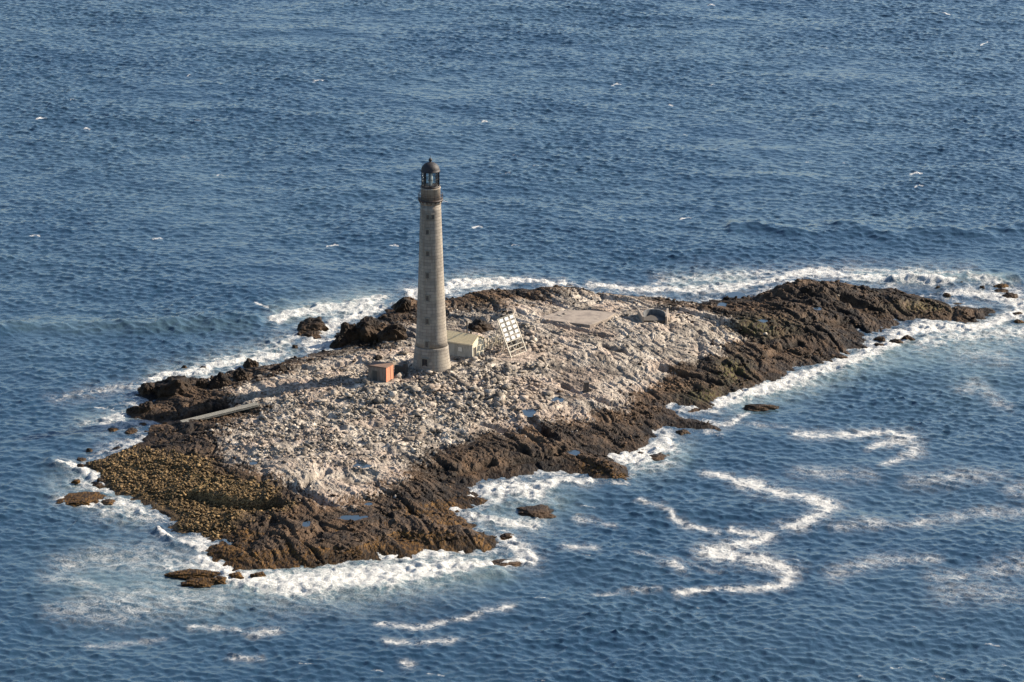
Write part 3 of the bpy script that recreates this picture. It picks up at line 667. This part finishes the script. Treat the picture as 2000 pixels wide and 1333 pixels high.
ROCKS = [(165,966,92,24,'long flat olive brown rock awash off the cobble beach',.85), (211,979,30,10,'small rounded brown rock just right of the long flat rock off the cobble beach',.5), (165,980,30,7,'low orange brown rock lip in front of the long flat rock off the beach',.7),
 (607,634,62,36,'large dark peaked rock alone in the surf left of the tower',.0), (612,652,44,14,'low dark shelf rock in front of the peaked rock left of the tower',.1), (588,650,24,10,'small dark slab at the left foot of the peaked rock in the surf',.0),
 (397,717,16,8,'small black rock in the foam above the left outcrop',.1), (360,716,12,5,'tiny brown rock in the foam left of the small black rock',.4), (576,676,12,8,'tiny dark rock in foam below the peaked rock',.2), (488,709,30,24,'brown cone shaped rock on the shore edge left of the tower',.25),
 (1288,886,58,20,'dark wave washed rock off the middle of the near right shore',.1), (1046,990,70,28,'big purplish wet rock in white surf between the two near points',.0), (985,1094,64,22,'dark foam streaked rock off the near right point',.0),
 (375,1118,80,10,'long orange weed covered ledge off the nearest corner',1.0), (388,1134,56,12,'orange weed covered ledge nearest of all at the bottom left of the surf',1.0), (425,1130,34,14,'orange weed covered block right of the nearest ledge',1.0), (505,1122,30,9,'weed covered rock breaking the surf below the near ledges',.8), (462,1122,26,8,'small weedy rock in surf beside the orange block',.9),
 (1718,661,24,9,'dark rock nearest the right shore in a row of surf rocks',.1), (1752,667,30,12,'middle dark rock of the row in the right hand surf',.2), (1772,660,28,13,'brown rock farthest out of the row in the right hand surf',.4), (1714,674,22,4,'thin flat rock in front of the right hand surf row',.1), (1640,694,34,12,'dark block split off the right shore below the dark ledges',.1),
 (1832,561,12,6,'tiny dark rock in foam just behind the far right point',.1), (1876,553,22,6,'brown rock in the broken water behind the far right point',.4), (1918,560,12,6,'small dark rock in the middle of the far right broken water',.2), (1956,557,30,8,'olive weedy rock at the outer side of the far right broken water',.6), (1955,567,28,6,'low rock below the olive weedy rock at far right',.2), (1972,577,34,13,'red brown rock lowest in the far right broken water',.3), (1850,575,16,6,'small brown rock close behind the tip of the island',.4), (1987,612,24,8,'weedy rock in foam at the right edge of the photo',.5), (1990,627,22,7,'low weedy rock under foam at the right edge, lower of two',.6),
 (160,895,18,6,'brown rock in shallow wash at the upper end of the cobble beach',.3), (156,907,16,7,'brown rock below another in shallow wash off the cobble beach',.3), (175,879,12,5,'dark rock farthest from the cobble beach, in blue water',.1), (232,876,22,8,'dark rock at the water edge above the cobble beach',.1), (280,828,18,7,'black rock in the foam inlet left of the long walkway',.0), (257,840,26,8,'dark rock in the tower shadow left of the walkway',.0), (221,838,20,6,'tan weedy rock in foam left of the walkway inlet',.5), (196,937,14,5,'small black rock in foam at the beach tip, upper of two',.0), (191,946,18,5,'small black rock in foam at the beach tip, lower of two',.0), (148,938,18,5,'yellow brown rock awash in the breaking wave off the beach',.7),
 (1485,793,62,9,'long dark rock just showing under the near right surf',.0), (1335,843,30,7,'low dark rock off the small point below the splash inlet',.1), (990,1046,26,9,'brown rock at the tip of the near right point',.5), (1205,925,30,14,'brown weedy rock at the tip of the middle near point',.6)]
for i, (px, py, a, b, lab, wv) in enumerate(ROCKS): boulder(px, py, a, b, lab, wv, seed=i)
BOUL = [(345,748,74,36,'largest dark boulder of the left outcrop'), (290,758,40,18,'dark square boulder at the seaward end of the left outcrop'), (394,748,26,22,'dark pointed boulder right of the largest boulder on the left outcrop'), (428,745,42,28,'brown blocky boulder in the middle of the left outcrop'), (470,734,36,24,'flat topped brown boulder near the right end of the left outcrop'),
 (545,722,40,20,'dark boulder in the gap right of the left outcrop'), (264,801,30,13,'low dark boulder at the tip of the lower left outcrop'), (285,795,38,24,'dark boulder above the inlet left of the long walkway'), (682,650,40,42,'tall dark boulder standing left of the heap by the tower'), (662,668,34,26,'dark boulder at the seaward foot of the heap by the tower'), (722,638,62,38,'big dark boulder at the back of the heap by the tower'), (768,648,56,32,'dark grey boulder nearest the tower in the heap'), (790,594,38,28,'brown boulder behind the tower at the far shore'), (935,636,54,24,'dark grey boulder behind the shed roof'), (738,701,22,14,'small dark pointed boulder behind the ruined hut')]
for i, (px, py, a, b, lab) in enumerate(BOUL): boulder(px, py, a, b, lab, .05, .0, 'boulder', 'boulder', 'dark boulders on the shore', 100 + i)

# ------------------------------------------------------------------ lighthouse
LH = empty('lighthouse', (TX, 0, GZ)); tag(LH, 'tall tapering grey granite lighthouse with a black domed lantern', 'lighthouse')
prof = [(3.10, 4.3), (2.98, 5.5)]
for i in range(1, 25): 
    z = 5.5 + i * (32.0 - 5.5) / 24; q = (z - 5.5) / 26.5
    prof.append((2.98 - 1.04 * q ** 0.82, z))
tower = MB().lathe(prof, 64, 16.0).build('tower', M['granite'], LH)
MB().lathe([(3.78, -0.6), (3.72, 0.0), (3.52, 1.2), (3.36, 2.5), (3.24, 3.9), (3.24, 4.1), (3.18, 4.32), (3.0, 4.34)], 64, 16.0).build('base_plinth', M['granite'], LH)
MB().lathe([(1.94, 32.0), (2.12, 32.25), (2.14, 32.6), (2.02, 32.62)], 64, 12.0).build('cornice', M['granite'], LH)
MB().lathe([(1.9, 32.6), (2.36, 32.72), (2.36, 32.95), (1.9, 32.96)], 48).build('gallery_deck', M['iron'], LH)
MB().lathe([(1.86, 32.96), (1.86, 35.0), (1.92, 35.05), (1.92, 35.2), (1.7, 35.22)], 48, 11.0).build('watch_room', M['granite'], LH)
rl = MB()
for zz in (33.45, 33.95): 
    n = 32
    for i in range(n):
        a, b = 2 * math.pi * i / n, 2 * math.pi * (i + 1) / n
        rl.tube((2.3 * math.cos(a), 2.3 * math.sin(a), zz), (2.3 * math.cos(b), 2.3 * math.sin(b), zz), 0.03, n=6)
for i in range(16):
    a = 2 * math.pi * i / 16; rl.tube((2.3 * math.cos(a), 2.3 * math.sin(a), 32.94), (2.3 * math.cos(a), 2.3 * math.sin(a), 34.0), 0.04, n=6)
rl.build('gallery_railing', M['rail'], LH)
for i in range(16):
    bk = MB()
    a = 2 * math.pi * i / 16 + .1; c, s = math.cos(a), math.sin(a)
    bk.bar((2.0 * c, 2.0 * s, 32.2), (2.3 * c, 2.3 * s, 32.74), .12)
    bk.build('gallery_bracket', M['iron'], LH)
MB().lathe([(1.72, 35.2), (1.80, 35.3), (1.80, 35.55), (1.70, 35.56)], 48).build('lantern_sill', M['iron'], LH)
fm = MB()
for i in range(10):
    a = 2 * math.pi * i / 10 + .25; c, s = math.cos(a), math.sin(a)
    fm.bar((1.68 * c, 1.68 * s, 35.5), (1.68 * c, 1.68 * s, 38.3), .14)
for zz in (36.9,):
    for i in range(10):
        a, b = 2 * math.pi * i / 10 + .25, 2 * math.pi * (i + 1) / 10 + .25
        fm.bar((1.68 * math.cos(a), 1.68 * math.sin(a), zz), (1.68 * math.cos(b), 1.68 * math.sin(b), zz), .07)
fm.build('lantern_frame', M['dome'], LH)
gg = MB(); n = 10
ring = [[gg.bm.verts.new((1.66 * math.cos(2 * math.pi * i / n + .25), 1.66 * math.sin(2 * math.pi * i / n + .25), z)) for i in range(n)] for z in (35.5, 38.3)]
for i in range(n): gg.bm.faces.new((ring[0][i], ring[0][(i + 1) % n], ring[1][(i + 1) % n], ring[1][i]))
gg.build('lantern_glass', M['glass'], LH)
MB().lathe([(.35, 35.4), (.35, 36.0), (.28, 36.05), (.42, 36.3), (.46, 37.0), (.40, 37.7), (.2, 37.95), (.12, 38.0)], 20).build('beacon', M['lens'], LH)
dm = [(1.82, 38.25), (1.86, 38.34), (1.80, 38.45)] + [(1.74 * math.cos(t), 38.5 + 1.55 * math.sin(t)) for t in np.linspace(0, 1.45, 10)]
MB().lathe(dm, 40).build('dome', M['dome'], LH)
MB().lathe([(.2, 39.9), (.18, 40.15)] + [(.34 * math.cos(t) + .02, 40.45 + .34 * math.sin(t)) for t in np.linspace(-1.2, 1.4, 9)] + [(.06, 40.85)], 20).build('ventilator_ball', M['dome'], LH)
MB().tube((0, 0, 40.8), (0, 0, 41.3), .035).build('lightning_rod', M['iron'], LH)
def r_at(z):
    if z < 4.3: return np.interp(z, [0, 1.2, 2.5, 3.9], [3.72, 3.52, 3.36, 3.24])
    return float(np.interp(z, [p[1] for p in prof], [p[0] for p in prof]))
def tower_window(z, az, wd, ht, name='window', pm='winpane', lab=None):
    a = -math.pi / 2 + az; r = r_at(z) * math.cos(0.5 * wd / r_at(z))
    rot = Euler((0, 0, a + math.pi / 2))
    c = Vector((math.cos(a), math.sin(a), 0))
    pane = MB().box(c * (r - .05) + Vector((0, 0, z)), (wd, .24, ht), rot).build(name, M[pm], LH)
    if lab: pane['label'] = lab
    tng = Vector((-c.y, c.x, 0)); f = MB(); q = c * (r + .02)
    for s in (-1, 1): f.box(q + tng * s * (wd / 2 + .07) + Vector((0, 0, z)), (.14, .30, ht), rot)
    f.box(q + Vector((0, 0, z + ht / 2 + .09)), (wd + .3, .32, .18), rot); f.box(q + Vector((0, 0, z - ht / 2 - .08)), (wd + .36, .4, .16), rot)
    f.build('window_frame' if name == 'window' else 'door_frame', M['wallstone'], pane)
    b = MB().box(c * (r + .075) + Vector((0, 0, z)), (.05, .03, ht), rot).box(c * (r + .078) + Vector((0, 0, z)), (wd, .03, .05), rot)
    b.build('glazing_bar', M['rail'], pane)
W_AZ = -0.26
for z, ht in ((5.2, 1.1), (9.7, 1.0), (14.2, 1.0), (18.6, .95), (22.8, .9), (27.0, .85)): tower_window(z, W_AZ, .6, ht)
for az in (-.24, .2): tower_window(29.9, az, .5, .85)
tower_window(1.4, -.35, 1.1, 2.1, 'door', 'darkvoid')
for az in (-.3, .9): tower_window(33.95, az, .6, .9) if False else None

# ------------------------------------------------------------------ shed beside the tower
SD = empty('shed', (shed_o.x, shed_o.y, GZ - .1), SHED_RZ); tag(SD, 'small cream shed with a tan gable roof beside the lighthouse', 'shed')
WH, RH = 3.1, 1.1
wl = MB()
wl.box((0, 0, WH / 2), (SH_L, SH_D, WH)); wl.build('wall', M['shadegrey'], SD)  # long walls have their shade painted in as grey; gable ends stay cream
x0 = SH_L / 2
for sx2 in (-1, 1):
    gb = MB()
    x1 = sx2 * (x0 - .06)
    pts = [(-SH_D / 2, WH), (SH_D / 2, WH), (0, WH + RH - .06)]
    lo = [gb.bm.verts.new((x1 - .05, p[0], p[1])) for p in pts]; hi = [gb.bm.verts.new((x1 + .05, p[0], p[1])) for p in pts]
    gb.bm.faces.new(lo); gb.bm.faces.new(hi[::-1])
    for i in range(3): gb.bm.faces.new((lo[i], lo[(i + 1) % 3], hi[(i + 1) % 3], hi[i]))
    gb.box((sx2 * (x0 + .03), 0, WH / 2), (.06, SH_D + .06, WH - .004))
    gb.build('gable_wall', M['cream'], SD)
for s in (-1, 1):
    rf = MB(); e = .35; th = .14
    y0, y1 = s * (SH_D / 2 + e), 0
    z0, z1 = WH - e * RH / (SH_D / 2), WH + RH
    xs = (-x0 - .2, x0 + .2)
    lo = [rf.bm.verts.new(p) for p in ((xs[0], y0, z0), (xs[1], y0, z0), (xs[1], y1, z1), (xs[0], y1, z1))]
    hi = [rf.bm.verts.new((v.co.x, v.co.y, v.co.z + th)) for v in lo]
    rf.bm.faces.new(lo[::-1]); rf.bm.faces.new(hi)
    for i in range(4): rf.bm.faces.new((lo[i], lo[(i + 1) % 4], hi[(i + 1) % 4], hi[i]))
    r = rf.build('roof', M['roof'], SD)
    if s < 0:
        fas = MB().box((0, y0 - .02, z0 + .05), (SH_L + .7, .05, .26)); fas.build('fascia', M['cream'], r)
wn = MB().box((1.1, -SH_D / 2 - .03, 1.75), (.85, .08, .85)).build('window', M['lens'], SD)
f = MB()
for s in (-1, 1): f.box((1.1 + s * .48, -SH_D / 2 - .05, 1.75), (.1, .12, 1.06)); f.box((1.1, -SH_D / 2 - .05, 1.75 + s * .48), (.86, .12, .1))
f.build('window_frame', M['shadegrey'], wn)
dr = MB().box((x0 + .07, -SH_D / 2 + .95, 1.15), (.06, .9, 2.1)).build('door', M['darkvoid'], SD)
f = MB()
for s in (-1, 1): f.box((x0 + .10, -SH_D / 2 + .95 + s * .5, 1.2), (.08, .1, 2.3))
f.build('door_frame', M['cream'], dr)
MB().box((x0 + .02, -SH_D / 2 - .02, WH / 2), (.16, .16, WH - .2)).build('corner_board', M['shadegrey'], SD)
MB().tube((.9, .7, WH + RH - .5), (.9, .7, WH + RH + 2.4), .14).build('flue_pipe', M['darkstone'], SD)
MB().tube((1.9, .5, WH + RH - .4), (1.9, .5, WH + RH + .55), .2).build('vent', M['darkstone'], SD)
MB().box((0, 0, -.25), (SH_L + .3, SH_D + .3, .7)).build('foundation', M['shadegrey'], SD)

# ------------------------------------------------------------------ weathered fence panel right of the shed
p = p2w(964, 674, 4.3); p.z = float(ground(p.x, p.y))
FN = empty('timber_fence', p, R_(48)); tag(FN, 'broken cream timber fence panel beside the right end of the shed', 'fence')
for k in range(9):
    x = -2.2 + k * .55; h = 2.2 + .5 * math.sin(k * 2.3); MB().bar((x, 0, -.3), (x + .1 * math.sin(k * 1.7), .1 * math.cos(k), h), .16, .07).build('picket', M['cream'], FN)
for z in (.7, 1.7): MB().bar((-2.4, .1, z), (2.4, .1, z + .1), .12, .07).build('rail', M['cream'], FN)

# ------------------------------------------------------------------ tilted panel rack
bl, brp = p2w(998, 698, 4.2), p2w(1028, 686, 4.2)
Wv = brp - bl; Wv.z = 0; WL = Wv.length; Wn = Wv.normalized(); back = Vector((-Wn.y, Wn.x, 0))
RK = empty('panel_rack', ((bl + brp) / 2).to_tuple()[:2] + (4.2,)); tag(RK, 'tall tilted timber rack with a grid of panels coloured white for glare, right of the shed', 'rack')
up = back * 3.2 + Vector((0, 0, 7.0)); UL = up.length; un = up.normalized(); nrm = Wn.cross(un).normalized()
if nrm.dot(Vector((1, -.7, .3))) < 0: nrm = -nrm
def P(a, b, o=0): return Wn * (a * WL - WL / 2) + un * (b * UL) + nrm * o
for a in (0, 1): MB().bar(P(a, -.06), P(a, 1.0), .2, .2).build('side_rail', M['timber'], RK)
for a in (1 / 3, 2 / 3): MB().bar(P(a, 0, -.03), P(a, 1.0, -.03), .1, .1).build('stile', M['oldtimber'], RK)
for k in range(9):
    b = k / 8; MB().bar(P(0, b, -.04), P(1, b, -.04), .14 if k in (0, 8) else .1, .12).build('rung', M['timber'] if k < 4 else M['oldtimber'], RK)
for i in range(3):
    for k in range(3, 8):
        q = MB(); c = P((i + .5) / 3, (k + .5) / 8, .06)
        hx, hy = Wn * (WL / 6 - .27), un * (UL / 16 - .16)
        lo = [q.bm.verts.new(c + sx2 * hx + sy2 * hy) for sx2, sy2 in ((-1, -1), (1, -1), (1, 1), (-1, 1))]
        hi = [q.bm.verts.new(v.co + nrm * .06) for v in lo]
        q.bm.faces.new(hi); q.bm.faces.new(lo[::-1])
        for j in range(4): q.bm.faces.new((lo[j], lo[(j + 1) % 4], hi[(j + 1) % 4], hi[j]))
        q.build('panel', M['white'], RK)  # glare is painted into the panel colour
for a0, a1_ in ((0, 1 / 3), (1 / 3, 2 / 3), (2 / 3, 1)):
    MB().bar(P(a0, .02, -.05), P(a1_, .36, -.05), .09).build('diagonal_brace', M['timber'], RK)
for a in (0.05, .95):
    t_ = P(a, .85, -.1); MB().bar(t_, Vector((t_.x + back.x * 2.6, t_.y + back.y * 2.6, -.4)), .16).build('rear_strut', M['timber'], RK)
    t_ = P(a, .4, -.1); MB().bar(t_, Vector((t_.x + back.x * 1.2, t_.y + back.y * 1.2, -.4)), .14).build('rear_strut', M['timber'], RK)

# ------------------------------------------------------------------ ruined hut
HUT = empty('ruined_hut', (hut_o.x, hut_o.y + 1.5, 4.05), R_(-26)); tag(HUT, 'small flat roofed hut with a red end wall, below the lighthouse', 'hut')
MB().box((0, 0, 1.35), (3.8, 2.8, 3.0)).build('wall', M['hutwall'], HUT)
MB().box((1.92, 0, 1.35), (.10, 2.86, 2.98)).build('red_wall', M['redbrick'], HUT)
MB().box((-.05, 0, 2.93), (4.1, 3.0, .2)).build('roof', M['hutroof'], HUT, .03)
MB().box((-.5, -1.42, 1.1), (1.0, .08, 2.0)).build('door', M['darkstone'], HUT)
for k in range(6): MB().box((-1.7 + k * .66, -1.41, 1.35), (.07, .05, 2.9)).build('batten', M['oldtimber'], HUT)
MB().box((1.98, .25, 1.4), (.05, .14, 2.8), Euler((.12, 0, 0))).build('wall_crack', M['darkstone'], HUT)
p = p2w(783, 730, 4.0)
o = MB().box((0, 0, .6), (2.4, .7, 2.4)).box((.9, .1, .9), (.7, .8, 2.8)).box((-.8, 0, .3), (.6, .8, 2.2)).build('ruined_wall', M['darkstone'], None, .06); o.location = (p.x, p.y, 3.8); o.rotation_euler.z = R_(-20)
tag(o, 'dark low wall stub between the hut and the lighthouse', 'wall')

# ------------------------------------------------------------------ long walkway on the left
A, B = p2w(355, 825, 1.6), p2w(503, 789, 3.1)
WK = empty('walkway', A); tag(WK, 'long straight grey timber walkway sloping over dark rocks on the left', 'walkway')
d = B - A; sd_ = Vector((-d.y, d.x, 0)).normalized()
MB().bar((0, 0, .05), d + Vector((0, 0, .05)), .12, 1.7).build('deck', M['oldtimber'], WK) if False else None
q = MB()
for k in range(40):
    t0, t1 = d * (k / 40), d * ((k + .93) / 40)
    pts = [t0 - sd_ * .85, t1 - sd_ * .85, t1 + sd_ * .85, t0 + sd_ * .85]
    lo = [q.bm.verts.new(v) for v in pts]; hi = [q.bm.verts.new(v + Vector((0, 0, .1))) for v in pts]
    q.bm.faces.new(hi); q.bm.faces.new(lo[::-1])
    for j in range(4): q.bm.faces.new((lo[j], lo[(j + 1) % 4], hi[(j + 1) % 4], hi[j]))
q.build('deck', M['oldtimber'], WK)
for s in (-1, 1): MB().bar(sd_ * s * .8 - Vector((0, 0, .17)), d + sd_ * s * .8 - Vector((0, 0, .17)), .3, .14).build('stringer', M['oldtimber'], WK)
for k in range(5):
    c = d * ((k + .4) / 5)
    for s in (-1, 1): MB().bar(c + sd_ * s * .6 - Vector((0, 0, .2)), c + sd_ * s * .75 - Vector((0, 0, 2.4)), .18).build('post', M['oldtimber'], WK)

# ------------------------------------------------------------------ slab, cistern ruin, pillar
pad = [p2w(px, py, 4.0) for px, py in ((1050,622),(1095,607),(1150,606),(1203,611),(1187,622),(1152,635),(1092,628))]
o = MB().poly([(v.x, v.y) for v in pad], 2.8, 4.0).build('concrete_slab', M['concrete'], None, .05); tag(o, 'flat tan concrete slab on the summit, right of the panel rack', 'slab')
c = p2w(1278, 620, 4.4)
CI = empty('cistern_ruin', (c.x, c.y, 3.85)); CI.scale = (.85, .85, .8); tag(CI, 'roofless concrete basin coloured dark inside as shade, with two pale wing walls near the far shore', 'basin')
n = 14; q = MB()
for k in range(n):
    a0 = math.pi * (k / n); a1_ = math.pi * ((k + 1) / n)
    e0 = Vector((2.5 * math.cos(a0), 1.2 + 3.6 * math.sin(a0), 0)); e1 = Vector((2.5 * math.cos(a1_), 1.2 + 3.6 * math.sin(a1_), 0))
    q.bar(e0 + Vector((0, 0, .3)), e1 + Vector((0, 0, .3)), 2.0, .22) if False else q.poly([e0[:2], e1[:2], (e1 * 1.07)[:2], (e0 * 1.07)[:2]], -1.0, 1.3)
q.build('back_wall', M['shadeconcrete'], CI)  # back wall coloured dark to stand for its shade
for s, xo in ((-1, -3.6), (1, 3.3)):
    MB().poly([(s * 2.5, -1.6), (s * 2.9, -1.6), (xo + s * .2, 5.4), (xo - s * .2, 5.4)], -1.0, 1.35).build('wing_wall', M['concrete'], CI)
MB().poly([(-2.5, -1.0), (2.5, -1.0), (2.4, 1.6), (0, 4.6), (-2.4, 1.6)], -1.0, .15).build('floor', M['darkstone'], CI)  # dark floor colour adds to the basin's painted shade
p = p2w(1145, 766, 3.6)
for _ in range(3): p = p2w(1145, 766, float(ground(p.x, p.y)))
PL = empty('stone_pillar', p, R_(15)); tag(PL, 'short dark stone pillar standing alone on the bare slabs', 'pillar')
MB().box((0, 0, .85), (.95, .95, 2.1), None, .9).build('shaft', M['darkstone'], PL, .04)
MB().box((0, 0, 1.97), (1.05, 1.05, .14)).build('cap', M['darkstone'], PL, .03)
MB().box((0, 0, -.1), (1.3, 1.3, .4)).build('base', M['darkstone'], PL, .03)
